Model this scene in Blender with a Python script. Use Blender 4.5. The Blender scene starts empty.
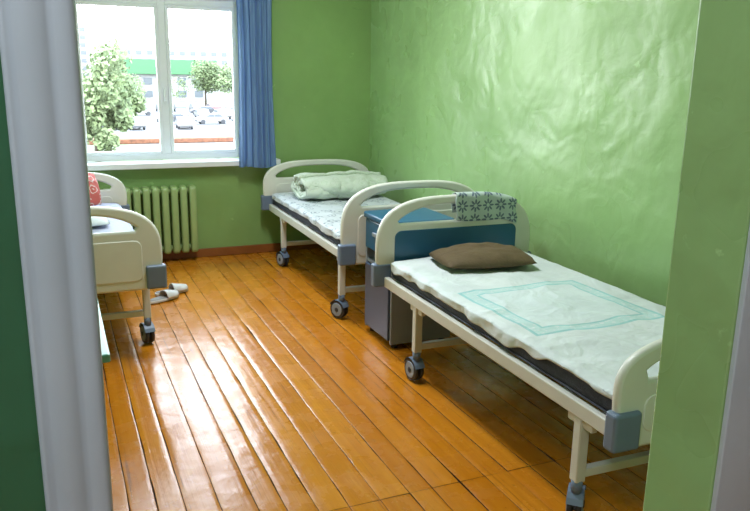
import bpy, bmesh, math, random
from mathutils import Vector, Matrix, noise
random.seed(7)
S = bpy.context.scene
COL = S.collection
try:
    S.view_settings.view_transform = 'Standard'
    S.view_settings.look = 'None'
except Exception as e:
    print(e)

# ------------------------------------------------------------------ materials
def srgb(r, g, b):
    def f(c):
        c /= 255.0
        return c/12.92 if c <= .04045 else ((c+.055)/1.055)**2.4
    return (f(r), f(g), f(b), 1)

class NT:
    def __init__(s, name):
        s.m = bpy.data.materials.new(name); s.m.use_nodes = True
        s.t = s.m.node_tree; s.b = s.t.nodes['Principled BSDF']
    def n(s, typ, **kw):
        nd = s.t.nodes.new(typ)
        for k, v in kw.items():
            if k in nd.inputs.keys(): nd.inputs[k].default_value = v
            else: setattr(nd, k, v)
        return nd
    def l(s, a, b): s.t.links.new(a, b)
    def coord(s, scale=(1, 1, 1), typ='Object'):
        tc = s.n('ShaderNodeTexCoord'); mp = s.n('ShaderNodeMapping')
        mp.inputs['Scale'].default_value = scale
        s.l(tc.outputs[typ], mp.inputs['Vector']); return mp.outputs[0]
    def noise(s, vec, scale, detail=4, rough=.5, dist=0):
        nd = s.n('ShaderNodeTexNoise', Scale=scale, Detail=detail, Roughness=rough, Distortion=dist)
        s.l(vec, nd.inputs['Vector']); return nd.outputs['Fac']
    def ramp(s, fac, stops):
        nd = s.n('ShaderNodeValToRGB'); e = nd.color_ramp.elements
        while len(e) < len(stops): e.new(.5)
        for i, (p, c) in enumerate(stops):
            e[i].position = p; e[i].color = c
        s.l(fac, nd.inputs[0]); return nd.outputs[0]
    def mix(s, fac, a, b):
        nd = s.n('ShaderNodeMix', data_type='RGBA')
        for i, v in ((0, fac), (6, a), (7, b)):
            if isinstance(v, (float, int, tuple)): nd.inputs[i].default_value = v
            else: s.l(v, nd.inputs[i])
        return nd.outputs[2]
    def math(s, op, a, b=None, clamp=False):
        nd = s.n('ShaderNodeMath', operation=op); nd.use_clamp = clamp
        for i, v in ((0, a), (1, b)):
            if v is None: continue
            if isinstance(v, (float, int)): nd.inputs[i].default_value = v
            else: s.l(v, nd.inputs[i])
        return nd.outputs[0]
    def bump(s, h, strength, dist, prev=None):
        nd = s.n('ShaderNodeBump', Strength=strength, Distance=dist)
        s.l(h, nd.inputs['Height'])
        if prev is not None: s.l(prev, nd.inputs['Normal'])
        return nd.outputs[0]
    def set(s, **kw):
        for k, v in kw.items():
            k = k.replace('_', ' ')
            if isinstance(v, (float, int, tuple)): s.b.inputs[k].default_value = v
            else: s.l(v, s.b.inputs[k])
        return s.m

def simple(name, col, rough=.5, metal=0, var=.06, nscale=8, bump=.0):
    t = NT(name); v = t.coord()
    n = t.noise(v, nscale, 3)
    dark = tuple(c*(1-var*2) for c in col[:3])+(1,)
    c = t.ramp(n, [(.3, dark), (.7, col)])
    t.set(Base_Color=c, Roughness=rough, Metallic=metal)
    if bump: t.set(Normal=t.bump(t.noise(v, nscale*4, 3), bump, .01))
    return t.m

def paint_wall(name, col, rough=.3, b=.5):
    t = NT(name); v = t.coord()
    n1 = t.noise(v, .9, 2); n2 = t.noise(v, 3.4, 2, .5, .3); n3 = t.noise(v, 9, 3, .5, .4)
    d = tuple(c*.90 for c in col[:3])+(1,); li = tuple(min(1, c*1.05) for c in col[:3])+(1,)
    c = t.ramp(n1, [(.3, d), (.7, li)])
    c = t.mix(t.math('MULTIPLY', t.ramp(n3, [(.35, (1, 1, 1, 1)), (.6, (0, 0, 0, 1))]), .08), c, tuple(x*.6 for x in col[:3])+(1,))
    spots = t.ramp(t.noise(v, 11, 6, .62), [(.68, (0, 0, 0, 1)), (.72, (1, 1, 1, 1))])
    c = t.mix(t.math('MULTIPLY', spots, .4), c, tuple(min(1, x*1.4+.08) for x in col[:3])+(1,))
    scuff = t.ramp(t.noise(t.coord((3, 3, 26)), 1, 5, .65), [(.69, (0, 0, 0, 1)), (.74, (1, 1, 1, 1))])
    c = t.mix(t.math('MULTIPLY', scuff, .25), c, tuple(x*.5 for x in col[:3])+(1,))
    r = t.ramp(n2, [(.3, (rough-.05,)*3+(1,)), (.7, (rough+.1,)*3+(1,))])
    nn = t.bump(n1, b, .11); nn = t.bump(n2, b, .036, nn); nn = t.bump(n3, b, .007, nn)
    return t.set(Base_Color=c, Roughness=r, Normal=nn)

M = {}
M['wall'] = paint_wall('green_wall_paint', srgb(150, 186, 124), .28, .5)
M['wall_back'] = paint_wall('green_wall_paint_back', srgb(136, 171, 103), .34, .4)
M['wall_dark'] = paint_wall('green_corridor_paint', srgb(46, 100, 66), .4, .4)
M['ceil'] = simple('ceiling_white', srgb(238, 238, 236), .8, var=.02)
t = NT('grey_white_frame_paint'); v = t.coord()
c = t.ramp(t.noise(v, 3, 4), [(.3, srgb(168, 178, 186)), (.7, srgb(184, 192, 200))])
nn = t.bump(t.noise(t.coord((1, 1, .25)), 14, 3), .3, .004)
M['frame'] = t.set(Base_Color=c, Roughness=.3, Normal=nn)
M['wframe'] = simple('window_white_paint', srgb(225, 228, 232), .35, var=.02)
M['cream'] = simple('cream_plastic', srgb(222, 222, 214), .36, var=.03)
M['creamm'] = simple('cream_powder_metal', srgb(212, 212, 204), .4, var=.04)
M['blue'] = simple('blue_plastic', srgb(38, 94, 130), .35, var=.04)
M['bumper'] = simple('grey_blue_plastic', srgb(108, 124, 148), .45, var=.03)
M['mattr'] = simple('dark_mattress_cloth', srgb(62, 66, 78), .85, var=.15, nscale=30, bump=.5)
M['tyre'] = simple('grey_rubber', srgb(52, 54, 60), .5, var=.1)
M['hub'] = simple('caster_hub', srgb(150, 160, 176), .4)
M['metal'] = simple('steel', srgb(170, 172, 175), .3, 1)
M['base'] = simple('baseboard_brown', srgb(150, 88, 40), .4, var=.15)
M['radi'] = simple('radiator_paint', srgb(156, 180, 122), .35, var=.04)
M['brown'] = simple('brown_pillow_cloth', srgb(102, 84, 58), .8, var=.1, nscale=20, bump=.4)
M['wood'] = simple('table_brown', srgb(150, 82, 36), .4)
M['teal'] = simple('table_teal', srgb(120, 190, 180), .3)
M['cabw'] = simple('cabinet_side_grey', srgb(142, 152, 166), .4, var=.03)
M['cabb'] = simple('cabinet_blue_grey', srgb(62, 80, 108), .35, var=.03)
M['slip'] = simple('slipper_foam', srgb(215, 215, 214), .6)
M['slipd'] = simple('slipper_insole', srgb(150, 148, 146), .7)
M['subfloor'] = simple('plank_gap_dark', srgb(66, 32, 8), .9)

# curtain
t = NT('blue_curtain_cloth')
n = t.noise(t.coord((60, 60, 3)), 1, 3)
c = t.ramp(n, [(.3, srgb(84, 114, 160)), (.7, srgb(112, 142, 184))])
t.set(Base_Color=c, Roughness=.7)
trl = t.n('ShaderNodeBsdfTranslucent'); t.l(c, trl.inputs[0])
mx = t.n('ShaderNodeMixShader'); mx.inputs[0].default_value = .15
t.l(t.b.outputs[0], mx.inputs[1]); t.l(trl.outputs[0], mx.inputs[2]); t.l(mx.outputs[0], t.t.nodes['Material Output'].inputs[0])
M['curtain'] = t.m

# floor planks
t = NT('orange_floor_paint')
geo = t.n('ShaderNodeAttribute', attribute_name='plank')
vs = t.coord((26, .7, 1)); v = t.coord()
streak = t.noise(vs, 1, 5, .6)
base = t.ramp(geo.outputs['Fac'], [(0, srgb(190, 116, 20)), (.5, srgb(201, 127, 26)), (1, srgb(212, 139, 36))])
c = t.mix(t.math('MULTIPLY', t.ramp(streak, [(.35, (1, 1, 1, 1)), (.6, (0, 0, 0, 1))]), .4), base, srgb(170, 94, 14))
wear = t.ramp(t.noise(t.coord((48, 1.1, 1)), 1, 6, .7), [(.61, (0, 0, 0, 1)), (.66, (1, 1, 1, 1))])
c = t.mix(t.math('MULTIPLY', wear, .75), c, srgb(104, 54, 12))
blot = t.ramp(t.noise(v, 2.0, 4), [(.35, (0, 0, 0, 1)), (.7, (1, 1, 1, 1))])
c = t.mix(t.math('MULTIPLY', blot, .35), c, srgb(176, 100, 18))
chips = t.ramp(t.noise(t.coord((1.8, 1, 1)), 13, 6, .72), [(.66, (0, 0, 0, 1)), (.70, (1, 1, 1, 1))])
c = t.mix(t.math('MULTIPLY', chips, .5), c, srgb(128, 70, 18))
pale = t.ramp(t.noise(t.coord((7, .9, 1)), 2, 6, .68), [(.60, (0, 0, 0, 1)), (.72, (1, 1, 1, 1))])
c = t.mix(t.math('MULTIPLY', pale, .35), c, srgb(224, 168, 84))
r = t.ramp(t.noise(v, 5, 6, .6), [(.3, (.15,)*3+(1,)), (.75, (.40,)*3+(1,))])
nn = t.bump(streak, .6, .004); nn = t.bump(t.noise(v, 6, 4), .6, .012, nn)
M['floor'] = t.set(Base_Color=c, Roughness=r, Normal=nn)
t.b.inputs['Coat Weight'].default_value = .2
t.b.inputs['Coat Roughness'].default_value = .15

# sheet with printed teal square
def sheet_mat(name, square=None):
    t = NT(name); v = t.coord()
    n = t.noise(v, 4, 4)
    c = t.ramp(n, [(.3, srgb(202, 211, 214)), (.7, srgb(220, 227, 230))])
    if square:
        cx, cy, h = square
        sp = t.n('ShaderNodeSeparateXYZ'); t.l(v, sp.inputs[0])
        w = t.math('MULTIPLY', t.math('SUBTRACT', t.noise(v, 3, 2), .5), .05)
        dx = t.math('ABSOLUTE', t.math('ADD', t.math('SUBTRACT', sp.outputs[0], cx), w))
        dy = t.math('ABSOLUTE', t.math('ADD', t.math('SUBTRACT', sp.outputs[1], cy), w))
        m = t.math('MAXIMUM', dx, dy)
        o = t.math('LESS_THAN', t.math('ABSOLUTE', t.math('SUBTRACT', m, h)), .008)
        i = t.math('LESS_THAN', t.math('ABSOLUTE', t.math('SUBTRACT', m, h-.065)), .006)
        band = t.math('LESS_THAN', t.math('ABSOLUTE', t.math('SUBTRACT', m, h-.032)), .032)
        nb = t.math('GREATER_THAN', t.noise(v, 45, 2), .42)
        ins = t.math('LESS_THAN', m, h)
        c = t.mix(t.math('MULTIPLY', ins, .3), c, srgb(206, 226, 230))
        c = t.mix(t.math('MULTIPLY', t.math('MULTIPLY', band, nb), .4), c, srgb(150, 206, 204))
        c = t.mix(t.math('MULTIPLY', t.math('ADD', o, i, True), .6), c, srgb(112, 188, 194))
    nn = t.bump(t.noise(v, 12, 5), .6, .018); nn = t.bump(t.noise(v, 3.5, 3, .5, 1), .7, .035, nn)
    return t.set(Base_Color=c, Roughness=.75, Normal=nn)
M['sheet'] = sheet_mat('white_printed_sheet', (2.10, 2.69, .33))
M['white'] = sheet_mat('white_cloth')

def pattern_mat(name, bg, fg, scale, lo, hi, petals=True):
    t = NT(name); v = t.coord()
    vo = t.n('ShaderNodeTexVoronoi', Scale=scale); t.l(v, vo.inputs['Vector'])
    n = t.noise(v, scale*2.5, 3)
    d = t.math('ADD', vo.outputs['Distance'], t.math('MULTIPLY', t.math('SUBTRACT', n, .5), .55))
    ring = t.ramp(d, [(lo, (1, 1, 1, 1)), (lo+.04, (0, 0, 0, 1))])
    ring2 = t.ramp(t.math('ABSOLUTE', t.math('SUBTRACT', d, hi)), [(.02, (1, 1, 1, 1)), (.05, (0, 0, 0, 1))])
    f = t.math('ADD', ring, ring2, True)
    c = t.mix(t.math('MULTIPLY', f, .85), bg, fg)
    nn = t.bump(t.noise(v, 10, 4), .5, .015)
    return t.set(Base_Color=c, Roughness=.8, Normal=nn)
M['leaf'] = pattern_mat('leaf_print_cloth', srgb(202, 208, 214), srgb(104, 116, 136), 12, .14, .38)
M['pillowg'] = pattern_mat('pale_green_pillow_cloth', srgb(206, 216, 202), srgb(190, 204, 184), 14, .1, .4)
M['redc'] = pattern_mat('red_print_cloth', srgb(190, 92, 86), srgb(226, 214, 210), 12, .1, .4)
M['lav'] = simple('lavender_cloth', srgb(186, 190, 214), .8, bump=.4)
t = NT('flower_print_towel'); v = t.coord()
sp = t.n('ShaderNodeSeparateXYZ'); t.l(v, sp.inputs[0])
sc = 1/.085
def cell(a, off):
    q = t.math('ADD', t.math('MULTIPLY', a, sc), off)
    return t.math('SUBTRACT', t.math('FRACT', q), .5)
cx_ = cell(sp.outputs[0], .1); cz_ = cell(sp.outputs[2], .35)
rr_ = t.math('SQRT', t.math('ADD', t.math('MULTIPLY', cx_, cx_), t.math('MULTIPLY', cz_, cz_)))
an_ = t.math('ARCTAN2', cz_, cx_)
pet = t.math('MULTIPLY', t.math('ABSOLUTE', t.math('COSINE', t.math('MULTIPLY', an_, 4.0))), .38)
inside = t.math('LESS_THAN', rr_, t.math('ADD', pet, .08))
core = t.math('GREATER_THAN', rr_, .13)
f = t.math('MULTIPLY', inside, core)
c = t.mix(t.math('MULTIPLY', f, .8), srgb(186, 200, 198), srgb(58, 74, 110))
M['towel'] = t.set(Base_Color=c, Roughness=.9, Normal=t.bump(t.noise(v, 60, 3), .5, .006))

t = NT('window_glass_mat')
t.t.nodes.remove(t.b)
out = t.t.nodes['Material Output']
tr = t.n('ShaderNodeBsdfTransparent'); gl = t.n('ShaderNodeBsdfGlossy', Roughness=.02)
mx = t.n('ShaderNodeMixShader'); mx.inputs[0].default_value = .04
t.l(tr.outputs[0], mx.inputs[1]); t.l(gl.outputs[0], mx.inputs[2]); t.l(mx.outputs[0], out.inputs[0])
M['glass'] = t.m

# ------------------------------------------------------------------ helpers
def empty(name, loc=(0, 0, 0)):
    o = bpy.data.objects.new(name, None); o.location = loc
    o.empty_display_size = .1; COL.objects.link(o); return o

def add(name, me, mat=None, parent=None, smooth=False):
    o = bpy.data.objects.new(name, me); COL.objects.link(o)
    if mat is not None and not me.materials: me.materials.append(mat)
    if parent: o.parent = parent
    if smooth:
        for p in me.polygons: p.use_smooth = True
    return o

def bmadd(name, bm, mat, parent=None, smooth=False):
    me = bpy.data.meshes.new(name); bm.normal_update(); bm.to_mesh(me); bm.free()
    return add(name, me, mat, parent, smooth)

def bmbox(bm, lo, hi, bev=0, seg=2, mi=0):
    r = bmesh.ops.create_cube(bm, size=1)
    vs = r['verts']
    for v in vs:
        v.co = Vector([lo[i]+(v.co[i]+.5)*(hi[i]-lo[i]) for i in range(3)])
    fs = set(f for v in vs for f in v.link_faces)
    for f in fs: f.material_index = mi
    if bev:
        es = list(set(e for v in vs for e in v.link_edges))
        r = bmesh.ops.bevel(bm, geom=es, offset=bev, segments=seg, profile=.5, affect='EDGES')
        for f in r['faces']: f.material_index = mi

def box(name, lo, hi, mat, parent=None, bev=0, seg=2):
    bm = bmesh.new(); bmbox(bm, lo, hi, bev, seg)
    return bmadd(name, bm, mat, parent)

def cyl(bm, p0, p1, r0, r1=None, seg=20, mi=0):
    r1 = r0 if r1 is None else r1
    p0 = Vector(p0); p1 = Vector(p1); d = p1-p0
    q = d.to_track_quat('Z', 'Y').to_matrix().to_4x4()
    mtx = Matrix.Translation((p0+p1)/2) @ q
    r = bmesh.ops.create_cone(bm, cap_ends=True, segments=seg, radius1=r0, radius2=r1, depth=d.length, matrix=mtx)
    for v in r['verts']:
        for f in v.link_faces:
            f.material_index = mi
            f.smooth = len(f.verts) == 4

def curve_mesh(cu):
    o = bpy.data.objects.new('tmp', cu); COL.objects.link(o)
    bpy.context.view_layer.update()
    dg = bpy.context.evaluated_depsgraph_get()
    me = bpy.data.meshes.new_from_object(o.evaluated_get(dg))
    bpy.data.objects.remove(o); me.materials.clear(); return me

def plate(name, loops, thick, bev, mat, parent, mtx, smooth=False):
    cu = bpy.data.curves.new(name, 'CURVE'); cu.dimensions = '2D'; cu.fill_mode = 'BOTH'
    cu.extrude = thick/2-bev; cu.bevel_depth = bev; cu.bevel_resolution = 2; cu.offset = -bev
    for lp in loops:
        sp = cu.splines.new('POLY'); sp.points.add(len(lp)-1); sp.use_cyclic_u = True
        for p, q in zip(sp.points, lp): p.co = (q[0], q[1], 0, 1)
    me = curve_mesh(cu); me.transform(mtx); me.update()
    return add(name, me, mat, parent, smooth)

def tube(name, pts, r, mat, parent, seg=8, cyclic=False):
    cu = bpy.data.curves.new(name, 'CURVE'); cu.dimensions = '3D'
    cu.bevel_depth = r; cu.bevel_resolution = seg//2; cu.use_fill_caps = True
    sp = cu.splines.new('POLY'); sp.points.add(len(pts)-1); sp.use_cyclic_u = cyclic
    for p, q in zip(sp.points, pts): p.co = (*q, 1)
    me = curve_mesh(cu)
    return add(name, me, mat, parent, True)

XZ = Matrix(((1, 0, 0, 0), (0, 0, -1, 0), (0, 1, 0, 0), (0, 0, 0, 1)))   # (x,y,z)->(x,-z,y)
YZ = Matrix(((0, 0, 1, 0), (1, 0, 0, 0), (0, 1, 0, 0), (0, 0, 0, 1)))    # (x,y,z)->(z,x,y)
def T(x, y, z): return Matrix.Translation((x, y, z))
def pivot(o, x, y, ang):
    o.matrix_world = T(x, y, 0) @ Matrix.Rotation(ang, 4, 'Z') @ T(-x, -y, 0)

def rrect(x0, y0, x1, y1, r, n=6):
    pts = []
    for cx, cy, a0 in ((x1-r, y1-r, 0), (x0+r, y1-r, 90), (x0+r, y0+r, 180), (x1-r, y0+r, 270)):
        for i in range(n+1):
            a = math.radians(a0+90*i/n); pts.append((cx+r*math.cos(a), cy+r*math.sin(a)))
    return pts

# ------------------------------------------------------------------ room shell
XL, XR, YB, YF, YC, ZC = -.68, 2.74, 6.52, 1.0, .845, 3.2
WX0, WX1, WZ0, WZ1 = -.42, 1.56, .86, 2.75
def multi(name, boxes, mat, parent=None, bev=0):
    bm = bmesh.new()
    for lo, hi in boxes: bmbox(bm, lo, hi, bev)
    return bmadd(name, bm, mat, parent)
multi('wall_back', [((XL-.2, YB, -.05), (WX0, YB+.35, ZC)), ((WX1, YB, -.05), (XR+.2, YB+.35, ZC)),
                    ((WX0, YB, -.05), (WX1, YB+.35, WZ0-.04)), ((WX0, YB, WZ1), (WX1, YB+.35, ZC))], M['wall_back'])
box('wall_right', (XR, YF, -.05), (XR+.2, YB, ZC), M['wall'])
box('wall_left', (XL-.2, YF, -.05), (XL, YB, ZC), M['wall'])
multi('wall_front', [((1.018, YC, -.05), (XR+.2, YF, ZC)), ((.028, YC, 2.12), (1.018, YF, ZC))], M['wall'], bev=.005)
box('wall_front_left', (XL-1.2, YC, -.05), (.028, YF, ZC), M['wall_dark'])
multi('ceiling', [((XL-1.3, -1.9, ZC), (XR+.3, YB+.4, ZC+.15))], M['ceil'])
# corridor behind the doorway
box('wall_corridor_back', (-1.9, -1.9, -.05), (XR+.2, -1.7, ZC), M['ceil'])
box('wall_corridor_left', (-1.9, -1.7, -.05), (-1.7, YF, ZC), M['ceil'])
box('wall_corridor_right', (XR, -1.7, -.05), (XR+.2, YC, ZC), M['ceil'])

# floor planks (real boards)
def build_floor():
    me = bpy.data.meshes.new('floor')
    V, F, A, SM = [], [], [], []
    w = .118; x = -1.7
    rnd = random.Random(3)
    while x < XR:
        ww = w*rnd.uniform(.82, 1.16)
        x1 = min(x+ww, XR)
        for (ya, yb) in ((-1.7, 2.36), (2.36, YB)):
            if x < XL-.1 and ya > 2: continue
            g = rnd.uniform(.0004, .0018)
            tilt = rnd.uniform(-.0007, .0007); hh = rnd.uniform(-.0008, .0008)
            cup = rnd.uniform(0, .0007)
            col = rnd.random(); ns = 90
            yaa = ya+rnd.uniform(.0008, .0022); ybb = yb-rnd.uniform(.0008, .0022)
            fr = [0, .04, .2, .4, .6, .8, .96, 1]
            rows = []
            for j in range(ns+1):
                yy = yaa+(ybb-yaa)*j/ns
                jl = max(0, noise.noise(Vector((yy*4, x*9, 0)))-.05)*.006+abs(noise.noise(Vector((yy*13, x*9, 1))))*.0012
                jr = max(0, noise.noise(Vector((yy*4, x*9, 4)))-.05)*.006+abs(noise.noise(Vector((yy*13, x*9, 5))))*.0012
                xa, xb = x+g+jl, x1-g-jr
                row = []
                for f_ in fr:
                    xx = xa+(xb-xa)*f_
                    nz = noise.noise(Vector((xx*1.5, yy*1.3, 0)))*.0014+noise.noise(Vector((xx*3, yy*2.2, col*9)))*.0005
                    ed = -.0012 if f_ in (0, 1) else 0
                    row.append((xx, yy, hh+nz+tilt*(f_*2-1)+cup*(1-(f_*2-1)**2)+ed-.003))
                rows.append(row)
            off = len(V); m = len(fr)
            for row in rows: V.extend(row)
            for j in range(ns):
                for i in range(m-1):
                    a = off+j*m+i
                    F.append((a, a+1, a+m+1, a+m)); A.append(col); SM.append(0)
            for side in (0, m-1):      # plank sides
                off = len(V)
                for row in rows:
                    p = row[side]; V.append(p); V.append((p[0], p[1], p[2]-.010))
                for j in range(ns):
                    a = off+2*j
                    F.append((a, a+1, a+3, a+2)); A.append(col); SM.append(1)
        x = x1
        if XR-x < .02: break
    base = len(V)
    for p in ((-1.7, -1.7), (XR, -1.7), (XR, YB), (-1.7, YB)): V.append((p[0], p[1], -.013))
    F.append((base, base+1, base+2, base+3)); A.append(0); SM.append(1)
    me.from_pydata(V, [], F); me.materials.append(M['floor']); me.materials.append(M['subfloor'])
    at = me.attributes.new('plank', 'FLOAT', 'FACE')
    for i, a in enumerate(A): at.data[i].value = a
    for p, s in zip(me.polygons, SM):
        p.use_smooth = not s
        p.material_index = s
    add('floor', me)
build_floor()

# trim
box('baseboard_back', (XL, YB-.022, .001), (XR-.022, YB-.001, .075), M['base'], bev=.004)
box('baseboard_right', (XR-.022, YF+.02, .001), (XR-.001, YB-.03, .075), M['base'], bev=.004)
box('baseboard_left', (XL+.001, YF+.02, .001), (XL+.022, YB-.03, .075), M['base'], bev=.004)

# door frame : moulded left jamb, plain right jamb, head
dk = empty('door_frame')
prof = [(.031, 1.0), (.031, .835), (.029, .824), (.023, .821), (.010, .822), (.006, .826), (.002, .822), (-.012, .820),
        (-.026, .822), (-.030, .828), (-.034, .824), (-.040, .828), (-.041, .8449), (.0285, .8449), (.0285, 1.0)]
plate('jamb_moulded', [prof], 2.15, .0005, M['frame'], dk, T(0, 0, 1.075))
plate('jamb_plain', [rrect(1.0185, .8335, 1.11, .8445, .003)], 2.15, .0005, M['frame'], dk, T(0, 0, 1.075))
box('head', (-.041, .825, 2.12), (1.11, .8445, 2.2), M['frame'], dk, .003)

# window
w = empty('window_1')
fy0, fy1 = YB+.10, YB+.16
def wbar(n, x0, x1, z0, z1, y0=fy0, y1=fy1): box(n, (x0, y0, z0), (x1, y1, z1), M['wframe'], w, .005)
wbar('outer_left', WX0, WX0+.05, WZ0, WZ1); wbar('outer_right', WX1-.05, WX1, WZ0, WZ1)
wbar('outer_bottom', WX0+.05, WX1-.05, WZ0, WZ0+.05); wbar('outer_top', WX0+.05, WX1-.05, WZ1-.05, WZ1)
mull = [.20, .90]
for i, mxx in enumerate(mull): wbar('mullion_%d' % i, mxx-.03, mxx+.03, WZ0+.05, WZ1-.05)
xs = [WX0+.05]+sum([[m_-.03, m_+.03] for m_ in mull], [])+[WX1-.05]
for i in range(3):
    a, b = xs[2*i], xs[2*i+1]
    wbar('transom_%d' % i, a, b, 2.13, 2.19)
    for k, (z0, z1) in enumerate(((WZ0+.05, 2.13), (2.19, WZ1-.05))):
        y0, y1 = fy0-.012, fy0+.03
        s = .028
        wbar('sash_l_%d%d' % (i, k), a, a+s, z0, z1, y0, y1); wbar('sash_r_%d%d' % (i, k), b-s, b, z0, z1, y0, y1)
        wbar('sash_b_%d%d' % (i, k), a+s, b-s, z0, z0+s, y0, y1); wbar('sash_t_%d%d' % (i, k), a+s, b-s, z1-s, z1, y0, y1)
        bm = bmesh.new()
        q = [bm.verts.new(p) for p in ((a+s, fy0+.01, z0+s), (b-s, fy0+.01, z0+s), (b-s, fy0+.01, z1-s), (a+s, fy0+.01, z1-s))]
        bm.faces.new(q); bmadd('pane_%d%d' % (i, k), bm, M['glass'], w)
box('sill', (WX0-.12, YB-.12, WZ0-.05), (1.84, YB-.0005, WZ0-.003), M['wframe'], w, .006)
box('sill_inner', (WX0, YB, WZ0-.0395), (WX1, YB+.10, WZ0-.003), M['wframe'], w)
box('handle', (.89, fy0-.04, 1.35), (.91, fy0-.013, 1.47), M['wframe'], w, .004)

# curtain
def curtain(name, x0, x1, zb, zt, y, folds):
    nx, nz = 160, 40; bm = bmesh.new(); g = []
    for j in range(nz+1):
        z = zb+(zt-zb)*j/nz; f = j/nz; row = []
        ww = 1-.12*math.sin(min(1, f*1.3)*math.pi*.9)
        cxx = (x0+x1)/2+.0*f
        for i in range(nx+1):
            u = i/nx; ph = u*folds*2*math.pi+.7*math.sin(u*9)+.25*math.sin(f*5+u*12)
            am = .020*(.7+.7*noise.noise(Vector((u*5, f*1.5, 3))))
            yy = y+am*math.sin(ph)+.006*math.sin(ph*2.3+f*2)
            xx = cxx+((u-.5)*(x1-x0)+.008*math.cos(ph))*ww
            row.append(bm.verts.new((xx, yy, z+.008*math.sin(u*7) if j == 0 else z)))
        g.append(row)
    for j in range(nz):
        for i in range(nx): bm.faces.new((g[j][i], g[j][i+1], g[j+1][i+1], g[j+1][i]))
    return bm
cr = empty('curtain')
bm = curtain('cloth', 1.45, 1.78, .80, 2.92, YB-.16, 6)
o = bmadd('cloth', bm, M['curtain'], cr, True)
tube('rod', [(-.6, YB-.16, 2.95), (2.1, YB-.16, 2.95)], .012, M['metal'], cr)
for xx in (-.5, 2.0): tube('bracket', [(xx, YB-.16, 2.95), (xx, YB, 2.95)], .008, M['metal'], cr)

# radiator
rd = empty('radiator')
nsec = 12; pitch = .076; rx1 = 1.09; ry = YB-.10
for i in range(nsec):
    cx = rx1-.035-i*pitch
    lo = rrect(-.07, .08, .07, .66, .035, 6)
    h1 = rrect(-.018, .16, .018, .58, .016, 5)
    plate('section_%d' % i, [lo, h1], .058, .018, M['radi'], rd, T(cx, ry, 0) @ YZ, True)
bm = bmesh.new()
for z in (.125, .615): cyl(bm, (rx1-.035-(nsec-1)*pitch-.05, ry, z), (rx1+.0, ry, z), .022)
cyl(bm, (.13, ry, .125), (.13, ry, .001), .014)
bmadd('hubs', bm, M['radi'], rd)

# ------------------------------------------------------------------ beds
def sup(hw, z0, H, n, k=36):
    r = []
    for i in range(k+1):
        a = math.pi*i/k; c, s = math.cos(a), math.sin(a)
        r.append((hw*math.copysign(abs(c)**(2/n), c), z0+(H-z0)*abs(s)**(2/n)))
    return r

def board(tag, parent, y, H, x0, side, blue=True):
    outer = sup(.51, .60, H, 3.1)
    outer += [(-.507, .56), (-.50, .52), (-.48, .455), (-.45, .425), (-.41, .415), (.41, .415), (.45, .425), (.48, .455), (.50, .52), (.507, .56)]
    zs = H-.145
    slot = [p for p in sup(.455, .55, H-.05, 2.9) if p[1] > zs+.004 and abs(p[0]) < .41]
    slot = slot+[(slot[-1][0]+.012, zs-.004), (slot[0][0]-.012, zs-.004)]
    plate(tag+'_panel', [outer, slot], .036, .013, M['cream'], parent, T(x0, y, 0) @ XZ, True)
    if blue: plate(tag+'_blue_inset', [rrect(-.40, .50, .40, H-.19, .04)], .044, .004, M['blue'], parent, T(x0, y, 0) @ XZ)
    else: plate(tag+'_raised_inset', [rrect(-.40, .47, .40, H-.20, .04)], .044, .004, M['cream'], parent, T(x0, y, 0) @ XZ)
    for s in (-1, 1):
        xa, xb = sorted((x0+s*.415, x0+s*.525))
        box(tag+'_bumper_%d' % s, (xa, y-.036 if side < 0 else y-.022, .42), (xb, y+.022 if side < 0 else y+.036, .555), M['bumper'], parent, .012, 3)

def caster(parent, x, y, ang, tag):
    bm = bmesh.new()
    ca, sa = math.cos(ang), math.sin(ang)
    ax = Vector((ca, sa, 0)); fw = Vector((-sa, ca, 0))
    c = Vector((x, y, .0625))+fw*.02
    for s in (-1, 1):
        cyl(bm, c+ax*s*.008, c+ax*s*.026, .062, .059, 28, 0)
        cyl(bm, c+ax*s*.026, c+ax*s*.030, .046, .042, 24, 1)
        cyl(bm, c+ax*s*.030, c+ax*s*.033, .016, .012, 16, 0)
    cyl(bm, c-ax*.008, c+ax*.008, .03, .03, 16, 2)
    for i in range(7):
        a0 = math.radians(20+20*i); a1 = math.radians(40+20*i)
        p0 = c+fw*math.cos(a0)*.067+Vector((0, 0, math.sin(a0)*.067)); p1 = c+fw*math.cos(a1)*.067+Vector((0, 0, math.sin(a1)*.067))
        vs = [bm.verts.new(p) for p in (p0-ax*.03, p0+ax*.03, p1+ax*.03, p1-ax*.03)]
        f = bm.faces.new(vs); f.material_index = 2
    cyl(bm, Vector((x, y, .118)), Vector((x, y, .17)), .02, .022, 16, 2)
    o = bmadd(tag, bm, M['tyre'], parent)
    o.data.materials.append(M['hub']); o.data.materials.append(M['bumper'])

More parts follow.
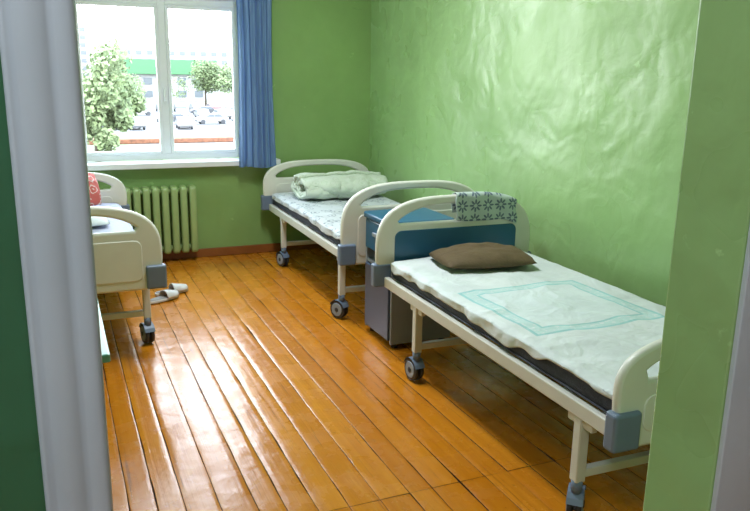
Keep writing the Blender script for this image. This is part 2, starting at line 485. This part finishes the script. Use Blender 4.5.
def bed(x0, yf, yh, Hf, Hh, angs, blue=False, fi=.26, hi=.40):
    b = empty('hospital_bed')
    board('footboard', b, yf, Hf, x0, -1, False); board('headboard', b, yh, Hh, x0, 1, blue)
    for s in (-1, 1):
        xa, xb = sorted((x0+s*.43, x0+s*.462))
        box('side_rail_%d' % s, (xa, yf+.02, .42), (xb, yh-.02, .478), M['creamm'], b, .005)
    n = 9
    for i in range(n):
        yy = yf+.12+(yh-yf-.24)*i/(n-1)
        box('slat_%d' % i, (x0-.429, yy-.03, .452), (x0+.429, yy+.03, .474), M['creamm'], b, .002)
    k = 0
    for yy in (yf+fi, yh-hi):
        for s in (-1, 1):
            xx = x0+s*.436
            box('leg_%d' % k, (xx-.021, yy-.021, .165), (xx+.021, yy+.021, .4195), M['creamm'], b, .005)
            box('leg_bracket_%d' % k, (xx-.012, yy-.07, .385), (xx+.012, yy+.07, .4195), M['creamm'], b, .004)
            caster(b, xx, yy, angs[k], 'caster_%d' % k); k += 1
        box('cross_bar_%d' % k, (x0-.415, yy-.016, .18), (x0+.415, yy+.016, .215), M['creamm'], b, .004)
    tube('crank', [(x0-.15, yf+.25, .40), (x0-.15, yf-.015, .40), (x0-.15, yf-.015, .36), (x0-.15, yf+.06, .36)], .008, M['metal'], b)
    return b

BX = 2.125
PX = BX+.012
b1 = bed(PX, 1.72, 3.755, .80, .93, [-.75, 0, .1, 0], True, fi=.235, hi=.42); pivot(b1, BX, 3.755, -.018)
b2 = bed(BX, 4.285, 6.33, .94, .855, [.5, 0, .3, 0], fi=.18); pivot(b2, BX, 4.285, -.02)
bed(0.0, 4.17, 6.22, .90, .83, [0, .2, 0, .3])

def mattress(x0, ya, yb, mat, top=.565):
    m = empty('mattress')
    bm = bmesh.new(); bmbox(bm, (x0-.435, ya, .481), (x0+.435, yb, top), .025, 4)
    bmadd('pad', bm, mat, m, True)
    for s in (-1, 1):
        for z in (.492, top-.014):
            tube('piping', [(x0+s*.437, ya+.03, z), (x0+s*.437, yb-.03, z)], .004, mat, m)
    return m
m1 = mattress(PX, 1.76, 3.71, M['mattr']); pivot(m1, BX, 3.755, -.018)
m2 = mattress(BX, 4.33, 6.28, M['mattr']); pivot(m2, BX, 4.285, -.02)
mattress(0, 4.21, 6.17, M['mattr'])

def sheet(name, x0, ya, yb, mat, top=.565, hw=.437, drop=.035, dv=.03, amp=.008, seed=0, endhang=0):
    nx, ny = 140, 240; bm = bmesh.new(); g = []
    for j in range(ny+1):
        fy = j/ny; y = ya+(yb-ya)*fy; row = []
        for i in range(nx+1):
            u = i/nx*2-1
            d = drop+dv*(noise.noise(Vector((y*2.2, seed+(1 if u > 0 else 5), .3)))+.4*noise.noise(Vector((y*9, seed+2, .7))))
            d = max(.006, d)
            tot = hw+.012+d; s = abs(u)*tot; sg = 1 if u > 0 else -1
            p = Vector((s*2*sg+seed, y*2, seed))
            # long soft creases (ridged noise) plus low swell
            r1 = 1-abs(noise.noise(Vector((s*sg*2.2+y*1.1, y*1.3-s*sg, seed+9))))*3.2
            r2 = 1-abs(noise.noise(Vector((s*sg*1.5-y*2.2, y*1.0+s*sg*2.4, seed+4))))*3.6
            wr = noise.noise(p)*.6+noise.noise(p*2.7)*.3+max(0, r1)**2*.55+max(0, r2)**2*.45
            if s < hw:
                edge = max(0, (s-(hw-.03))/.03)
                x = s*sg; z = top+.006+amp*max(0, wr+.3)*(1-.4*edge)-.006*edge*edge
            else:
                q = s-hw; x = sg*(hw+.008+.006*math.sin(y*23+seed)*min(1, q*30)+.004*noise.noise(Vector((y*14, s*9, seed)))); z = top-max(0, q-.01)+.002
            row.append(bm.verts.new((x0+x, y+.01*noise.noise(Vector((u*4, fy*2, seed))), z)))
        g.append(row)
    for j in range(ny):
        for i in range(nx): bm.faces.new((g[j][i], g[j][i+1], g[j+1][i+1], g[j+1][i]))
    o = bmadd(name, bm, mat, None, True)
    md = o.modifiers.new('s', 'SOLIDIFY'); md.thickness = .003; md.offset = 1
    return o
pivot(sheet('bed_sheet', PX, 1.80, 3.69, M['sheet'], seed=1.3, drop=.03, dv=.05, amp=.013), BX, 3.755, -.018)
pivot(sheet('bed_sheet', BX, 4.34, 6.26, M['leaf'], seed=4.1, drop=.03, dv=.02, amp=.016), BX, 4.285, -.02)
sheet('bed_sheet', 0, 4.23, 6.15, M['lav'], seed=7.7, drop=.05, dv=.02, amp=.014)

def pillow(name, w_, d_, th, mat, loc, rot, seed=0, squash=.7, parent=None, pw=.55, ex=2.6):
    n = 40; bm = bmesh.new(); top = []; bot = []
    for j in range(n+1):
        tr, br = [], []
        for i in range(n+1):
            u = i/n*2-1; v = j/n*2-1
            x = u*w_/2*(1-.06*v*v); y = v*d_/2*(1-.08*u*u)
            h = ((1-abs(u)**ex)*(1-abs(v)**ex)); h = max(0, h)**pw
            wob = 1+.22*noise.noise(Vector((u*2+seed, v*2, seed)))+.1*noise.noise(Vector((u*6+seed, v*6, seed)))
            e = .004 if (i in (0, n) or j in (0, n)) else 0
            zt = th*squash*h*wob; zb = -th*(1-squash)*h
            a = bm.verts.new((x, y, zt))
            b_ = a if e else bm.verts.new((x, y, zb))
            tr.append(a); br.append(b_)
        top.append(tr); bot.append(br)
    for j in range(n):
        for i in range(n):
            bm.faces.new((top[j][i], top[j][i+1], top[j+1][i+1], top[j+1][i]))
            q = (bot[j][i], bot[j+1][i], bot[j+1][i+1], bot[j][i+1])
            if len(set(q)) == 4 and bm.faces.get(q) is None:
                try: bm.faces.new(q)
                except ValueError: pass
    o = bmadd(name, bm, mat, parent, True); o.location = loc; o.rotation_euler = rot
    return o
pillow('pillow', .54, .37, .10, M['brown'], (2.14, 3.46, .616), (0, 0, math.radians(-8)), 2)
pillow('pillow', .50, .32, .12, M['redc'], (.05, 5.98, .72), (math.radians(45), 0, math.radians(8)), 8)

# rolled quilt on the far bed
bm = bmesh.new(); g = []
L = .74; nu = 60; turns = 2.35; nv = 160
for i in range(nu+1):
    u = i/nu*2-1; row = []
    for k in range(nv+1):
        f = k/nv; a = f*turns*2*math.pi-.6
        rr = .34+.66*f
        endr = 1-.18*abs(u)**5
        wob = 1+.20*noise.noise(Vector((u*2.6, math.cos(a)*1.3, math.sin(a)*1.3)))+.10*noise.noise(Vector((u*7, math.cos(a)*3, math.sin(a)*3)))+.03*noise.noise(Vector((u*20, math.cos(a)*6, math.sin(a)*6)))
        y = .19*rr*math.cos(a)*endr*wob; z = .088*rr*math.sin(a)*endr*wob
        row.append(bm.verts.new((u*L/2*(1-.05*(1-f))+.02*noise.noise(Vector((a, u, 2))), y, z)))
    g.append(row)
for i in range(nu):
    for k in range(nv): bm.faces.new((g[i][k], g[i+1][k], g[i+1][k+1], g[i][k+1]))
o = bmadd('rolled_quilt', bm, M['pillowg'], None, True)
o.location = (2.20, 5.84, .688); o.rotation_euler = (0, 0, math.radians(3))
md = o.modifiers.new('s', 'SOLIDIFY'); md.thickness = .026; md.offset = -1

# towel draped over near headboard
bm = bmesh.new(); g = []
H = .93; yb = 3.755
for i in range(41):
    u = i/40; x = PX-.02+u*.41; row = []
    xr = x-PX
    zt = .60+.33*max(0, 1-abs(xr/.51)**3.1)**(1/3.1)+.004
    L1 = .135+.012*math.sin(u*5); L2 = .10
    prof = []
    for k in range(13): prof.append((-.026-.004*math.sin(u*14+k*.3), zt-.016-L1*(1-k/12)))
    for k in range(1, 8):
        a = math.pi*k/8; prof.append((-.025*math.cos(a), zt-.012+.016*math.sin(a)))
    for k in range(9): prof.append((.026+.003*math.sin(u*11), zt-.016-L2*k/8))
    g.append([bm.verts.new((x+.006*math.sin(k*.5), yb+p[0], p[1])) for k, p in enumerate(prof)])
for i in range(40):
    for k in range(len(g[0])-1): bm.faces.new((g[i][k], g[i+1][k], g[i+1][k+1], g[i][k+1]))
o = bmadd('towel', bm, M['towel'], None, True); pivot(o, BX, 3.755, -.018)
md = o.modifiers.new('s', 'SOLIDIFY'); md.thickness = .004; md.offset = 1

pillow('folded_blanket', .7, .5, .12, M['white'], (-.05, 5.3, .616), (0, 0, .1), 11, .8)

# ------------------------------------------------------------------ bedside cabinet
cb = empty('bedside_cabinet')
X0, X1, Y0, Y1 = 1.755, 2.16, 3.812, 4.215
box('side_near', (X0, Y0, .03), (X1, Y0+.02, .74), M['cabw'], cb, .004)
box('side_far', (X0, Y1-.02, .03), (X1, Y1, .74), M['cabw'], cb, .004)
box('back', (X1-.02, Y0+.02, .03), (X1, Y1-.02, .74), M['cabw'], cb)
box('bottom', (X0+.01, Y0+.02, .04), (X1-.02, Y1-.02, .07), M['cabw'], cb)
plate('top', [rrect(X0-.02, Y0-.006, X1+.005, Y1+.012, .03)], .035, .008, M['blue'], cb, T(0, 0, .758))
box('door', (X0-.012, Y0+.022, .05), (X0+.006, Y1-.022, .455), M['cabb'], cb, .006)
box('drawer', (X0-.012, Y0+.022, .555), (X0+.006, Y1-.022, .735), M['blue'], cb, .006)
box('open_shelf', (X0+.006, Y0+.02, .46), (X1-.02, Y1-.02, .48), M['cabw'], cb)
plate('door_handle', [rrect(-.05, -.012, .05, .012, .011)], .014, .004, M['cabw'], cb, T(X0-.018, (Y0+Y1)/2, .40) @ YZ)
plate('drawer_handle', [rrect(-.05, -.012, .05, .012, .011)], .014, .004, M['cabw'], cb, T(X0-.018, (Y0+Y1)/2, .66) @ YZ)
bm = bmesh.new()
for xx in (X0+.04, X1-.04):
    for yy in (Y0+.04, Y1-.04):
        cyl(bm, (xx, yy, .0), (xx, yy, .041), .018)
bmadd('feet', bm, M['tyre'], cb)

# small table by the left wall
tb = empty('side_table')
box('top', (-.45, 2.30, .722), (.11, 3.02, .75), M['teal'], tb, .006)
box('apron_far', (-.40, 2.95, .62), (.06, 2.975, .7215), M['cabw'], tb)
box('apron_side', (.045, 2.42, .62), (.065, 2.95, .7215), M['cabw'], tb)
for k, (xx, yy) in enumerate(((.085, 2.98), (-.4, 2.98), (.02, 2.36), (-.4, 2.36))):
    box('leg_%d' % k, (xx-.018, yy-.018, 0), (xx+.018, yy+.018, .7215), M['wood'], tb, .003)

# slippers
def slipper(loc, rz):
    s = empty('slipper', loc); s.rotation_euler = (0, 0, rz)
    def outl(sc, n=40):
        pts = []
        for i in range(n):
            a = 2*math.pi*i/n; y = .13*math.sin(a)
            wd = .046+.008*math.sin(a)-.006*math.cos(2*a)
            pts.append((math.cos(a)*wd*sc, y*(1-(1-sc)*.5)))
        return pts
    plate('sole', [outl(1)], .02, .005, M['slip'], s, T(0, 0, .012), True)
    plate('insole', [outl(.86)], .004, .001, M['slipd'], s, T(0, 0, .0245))
    bm = bmesh.new(); g = []
    for j in range(9):
        y = .0+.115*j/8; row = []
        wv = (.050)*(1-max(0, (j-4)/4)**2*.5)
        for i in range(13):
            a = math.pi*i/12
            row.append(bm.verts.new((math.cos(a)*wv, y, .02+(.05-.025*j/8)*math.sin(a))))
        g.append(row)
    for j in range(8):
        for i in range(12): bm.faces.new((g[j][i], g[j][i+1], g[j+1][i+1], g[j+1][i]))
    o = bmadd('strap', bm, M['slip'], s, True)
    md = o.modifiers.new('s', 'SOLIDIFY'); md.thickness = .005
slipper((.64, 5.30, .001), math.radians(-60)); slipper((.72, 5.46, .001), math.radians(-75))

# ------------------------------------------------------------------ lamps
fx = empty('unseen_fill_lamp')  # added fill light for the room, out of view; fixture is invented
box('fill_housing', (.9, 3.2, 3.14), (1.3, 4.6, 3.2), M['ceil'], fx, .01)
def area(name, loc, sx, sy, p, col, rot=(0, 0, 0), parent=None):
    l = bpy.data.lights.new(name, 'AREA'); l.shape = 'RECTANGLE'; l.size = sx; l.size_y = sy
    l.energy = p; l.color = col
    o = bpy.data.objects.new(name, l); COL.objects.link(o); o.location = loc; o.rotation_euler = rot
    if parent: o.parent = parent
    return o
area('fill_light', (1.1, 3.9, 3.13), .36, 1.3, 82, (.93, .965, 1), parent=fx)
fx2 = empty('unseen_fill_lamp')  # second added light, unseen in the corridor, brightens the door jambs
box('fill_housing', (-.7, -.3, 3.14), (-.1, .3, 3.2), M['ceil'], fx2, .01)
area('fill_light', (-.4, 0, 3.13), .5, .5, 36, (.86, .93, 1), parent=fx2)
pt = area('window_portal', ((WX0+WX1)/2, YB+.2, (WZ0+WZ1)/2), WX1-WX0, WZ1-WZ0, 1, (1, 1, 1), (math.radians(-90), 0, 0))
pt.data.cycles.is_portal = True
sun = bpy.data.lights.new('sun', 'SUN'); sun.energy = 6; sun.angle = .02; sun.color = (1, .96, .88)
so = bpy.data.objects.new('sun', sun); COL.objects.link(so); so.rotation_euler = (math.radians(42), 0, math.radians(-25))

W = bpy.data.worlds.new('sky'); S.world = W; W.use_nodes = True
bg = W.node_tree.nodes['Background']
tc = W.node_tree.nodes.new('ShaderNodeTexCoord'); sp = W.node_tree.nodes.new('ShaderNodeSeparateXYZ')
rp = W.node_tree.nodes.new('ShaderNodeValToRGB')
rp.color_ramp.elements[0].position = .0; rp.color_ramp.elements[0].color = (.95, .97, 1, 1)
rp.color_ramp.elements[1].position = .8; rp.color_ramp.elements[1].color = (.66, .82, 1, 1)
W.node_tree.links.new(tc.outputs['Generated'], sp.inputs[0]); W.node_tree.links.new(sp.outputs[2], rp.inputs[0])
W.node_tree.links.new(rp.outputs[0], bg.inputs[0]); bg.inputs[1].default_value = 12.5

# ------------------------------------------------------------------ outside
GZ = -5.5
def dk_(r, g, b, k=.11):
    c = srgb(r, g, b); return tuple(x*k for x in c[:3])+(1,)
t = NT('street_ground_mat'); v = t.coord()
n = t.noise(v, .045, 4)
c = t.ramp(n, [(.46, dk_(210, 208, 204, .19)), (.52, dk_(190, 210, 155, .19))])
M['ground'] = t.set(Base_Color=c, Roughness=.9)
bm = bmesh.new()
q = [bm.verts.new(p) for p in ((-200, 12, GZ), (400, 12, GZ), (400, 700, GZ), (-200, 700, GZ))]; bm.faces.new(q)
bmadd('street_ground', bm, M['ground'])
M['asph'] = simple('asphalt', dk_(205, 205, 208, .17), .9); M['flower'] = simple('orange_flowers', dk_(250, 165, 120, .2), .8, var=.3, nscale=3)
M['bwhite'] = simple('building_white', dk_(245, 248, 252, .24), .7); M['bwin'] = simple('building_windows', dk_(190, 205, 220, .15), .3)
M['bgreen'] = simple('green_roof', dk_(120, 220, 145, .19), .5); M['fol'] = simple('foliage', dk_(190, 218, 150, .29), .8, var=.25, nscale=1.0)
M['bark'] = simple('bark', dk_(140, 120, 100, .2), .9)
box('parking_lot', (-10, 82, GZ), (75, 150, GZ+.03), M['asph'])
box('flower_bed', (-5, 78, GZ), (40, 80.5, GZ+.5), M['flower'], None, .1)
for nm, x0, x1, y0, y1, hh, mt in (('apartment_building', -60, 18, 330, 350, 24, 'bwhite'), ('apartment_building', 26, 95, 300, 320, 17, 'bwhite'),
                                   ('market_hall', 16, 38, 190, 205, 9, 'bwhite')):
    e = empty(nm)
    box('walls', (x0, y0, GZ), (x1, y1, GZ+hh), M[mt], e)
    if nm == 'market_hall': box('roof_band', (x0-.5, y0-1, GZ+hh-2.6), (x1+.5, y1, GZ+hh+.8), M['bgreen'], e)
    bm = bmesh.new(); fl = int(hh//3)
    for f in range(fl-(1 if nm == 'market_hall' else 0)):
        for k in range(int((x1-x0)/4)):
            bmbox(bm, (x0+1+k*4, y0-.15, GZ+1+f*3), (x0+3+k*4, y0-.01, GZ+2.5+f*3))
    bmadd('windows', bm, M['bwin'], e)

def tree(loc, h, r, seed, bush=False):
    rn = random.Random(seed); e = empty('bush' if bush else 'tree', loc)
    bm = bmesh.new(); cyl(bm, (0, 0, 0), (0, 0, h*.55), .22, .12, 8)
    for k in range(5):
        a = rn.uniform(0, 6.28); cyl(bm, (0, 0, h*.3+k*.3), (math.cos(a)*r*.6, math.sin(a)*r*.6, h*.6+k*.3), .09, .03, 6)
    bmadd('trunk', bm, M['bark'], e)
    V, F = [], []
    cl = [(Vector((rn.gauss(0, r*.4), rn.gauss(0, r*.4), h*.62+rn.gauss(0, h*.17))), r*rn.uniform(.3, .55)) for _ in range(14)]
    for k in range(3600):
        c_, rr = rn.choice(cl)
        d = Vector((rn.gauss(0, 1), rn.gauss(0, 1), rn.gauss(0, 1))).normalized()*rr*rn.uniform(.5, 1)
        p = c_+d
        a = Vector((rn.gauss(0, 1), rn.gauss(0, 1), rn.gauss(0, 1))).normalized()*.24
        b_ = a.orthogonal().normalized()*.17
        i = len(V); V += [p-a, p+b_, p+a, p-b_]; F.append((i, i+1, i+2, i+3))
    me = bpy.data.meshes.new('leaves'); me.from_pydata([tuple(x) for x in V], [], F)
    add('leaves', me, M['fol'], e)
for i, (x, y, h, r) in enumerate(((3.0, 60, 7.2, 2.6), (4.5, 70, 7.5, 3), (35, 155, 9, 5), (43, 158, 9, 5), (30, 160, 9, 5), (12, 165, 8, 5),
                                  (50, 165, 9, 5), (2, 155, 9, 5))):
    tree((x, y, GZ), h, r, i+10)
for i, (x, y, h, r) in enumerate(((9, 47, 1.5, 1.6), (11.5, 48, 1.4, 1.5), (6, 47, 1.4, 1.5))):
    tree((x, y, GZ), h, r, i+40, True)

carcols = [simple('car_paint_%d' % i, dk_(*c_, .2), .3) for i, c_ in enumerate(((250, 250, 250), (215, 220, 225), (130, 135, 145), (245, 245, 242), (200, 100, 90)))]
def car_mesh(ci):
    side = [(-2.2, .35), (-2.25, .75), (-1.9, .95), (-1.1, 1.0), (-.55, 1.42), (.95, 1.45), (1.7, 1.02), (2.2, .95), (2.25, .4)]
    cu = bpy.data.curves.new('c', 'CURVE'); cu.dimensions = '2D'; cu.fill_mode = 'BOTH'; cu.extrude = .8; cu.bevel_depth = .08; cu.offset = -.08
    sp = cu.splines.new('POLY'); sp.points.add(len(side)-1); sp.use_cyclic_u = True
    for p, q in zip(sp.points, side): p.co = (q[0], q[1], 0, 1)
    me = curve_mesh(cu); me.transform(XZ)
    bm = bmesh.new(); bm.from_mesh(me)
    for s in (-1, 1):
        y = s*.885
        for poly in (((-.95, 1.02), (-.5, 1.36), (.15, 1.38), (.15, 1.02)), ((.22, 1.02), (.22, 1.38), (.9, 1.38), (1.45, 1.02))):
            f = bm.faces.new([bm.verts.new((a, y, b_)) for a, b_ in poly]); f.material_index = 1
        for x in (-1.4, 1.4): cyl(bm, (x, s*.70, .33), (x, s*.9, .33), .33, None, 16, 2)
    for (a, b_) in (((-1.13, 1.03), (-.62, 1.41)), ((1.66, 1.08), (1.02, 1.45))):
        off = -.05 if a[0] < 0 else .05
        f = bm.faces.new([bm.verts.new(p) for p in ((a[0]+off, -.7, a[1]), (a[0]+off, .7, a[1]), (b_[0]+off, .6, b_[1]), (b_[0]+off, -.6, b_[1]))]); f.material_index = 1
    m2 = bpy.data.meshes.new('car'); bm.to_mesh(m2); bm.free()
    for m_ in (carcols[ci], M['bwin'], M['tyre']): m2.materials.append(m_)
    return m2
cms = [car_mesh(i) for i in range(5)]
rn = random.Random(5)
for row, y in enumerate((86, 98, 106, 118, 128, 140)):
    for k in range(9):
        if rn.random() < .25: continue
        x = 2+row*1.5+k*(3.0 if row % 2 else 5.2)
        o = bpy.data.objects.new('car', rn.choice(cms[:4] if rn.random() < .9 else cms)); COL.objects.link(o)
        o.location = (x, y+rn.uniform(-.4, .4), GZ+.03); o.rotation_euler = (0, 0, (math.pi/2 if row % 2 else 0)+rn.uniform(-.1, .1))

# ------------------------------------------------------------------ camera
cam = bpy.data.cameras.new('camera'); co = bpy.data.objects.new('camera', cam); COL.objects.link(co)
cam.sensor_width = 36; cam.lens = 35.76; cam.clip_start = .05; cam.clip_end = 2000
base = Matrix.Rotation(math.radians(-23.35), 4, 'Z') @ Matrix.Rotation(math.radians(90-13.66), 4, 'X') @ Matrix.Rotation(math.radians(.9), 4, 'Z')
co.matrix_world = T(0, 0, 1.6) @ base
S.camera = co
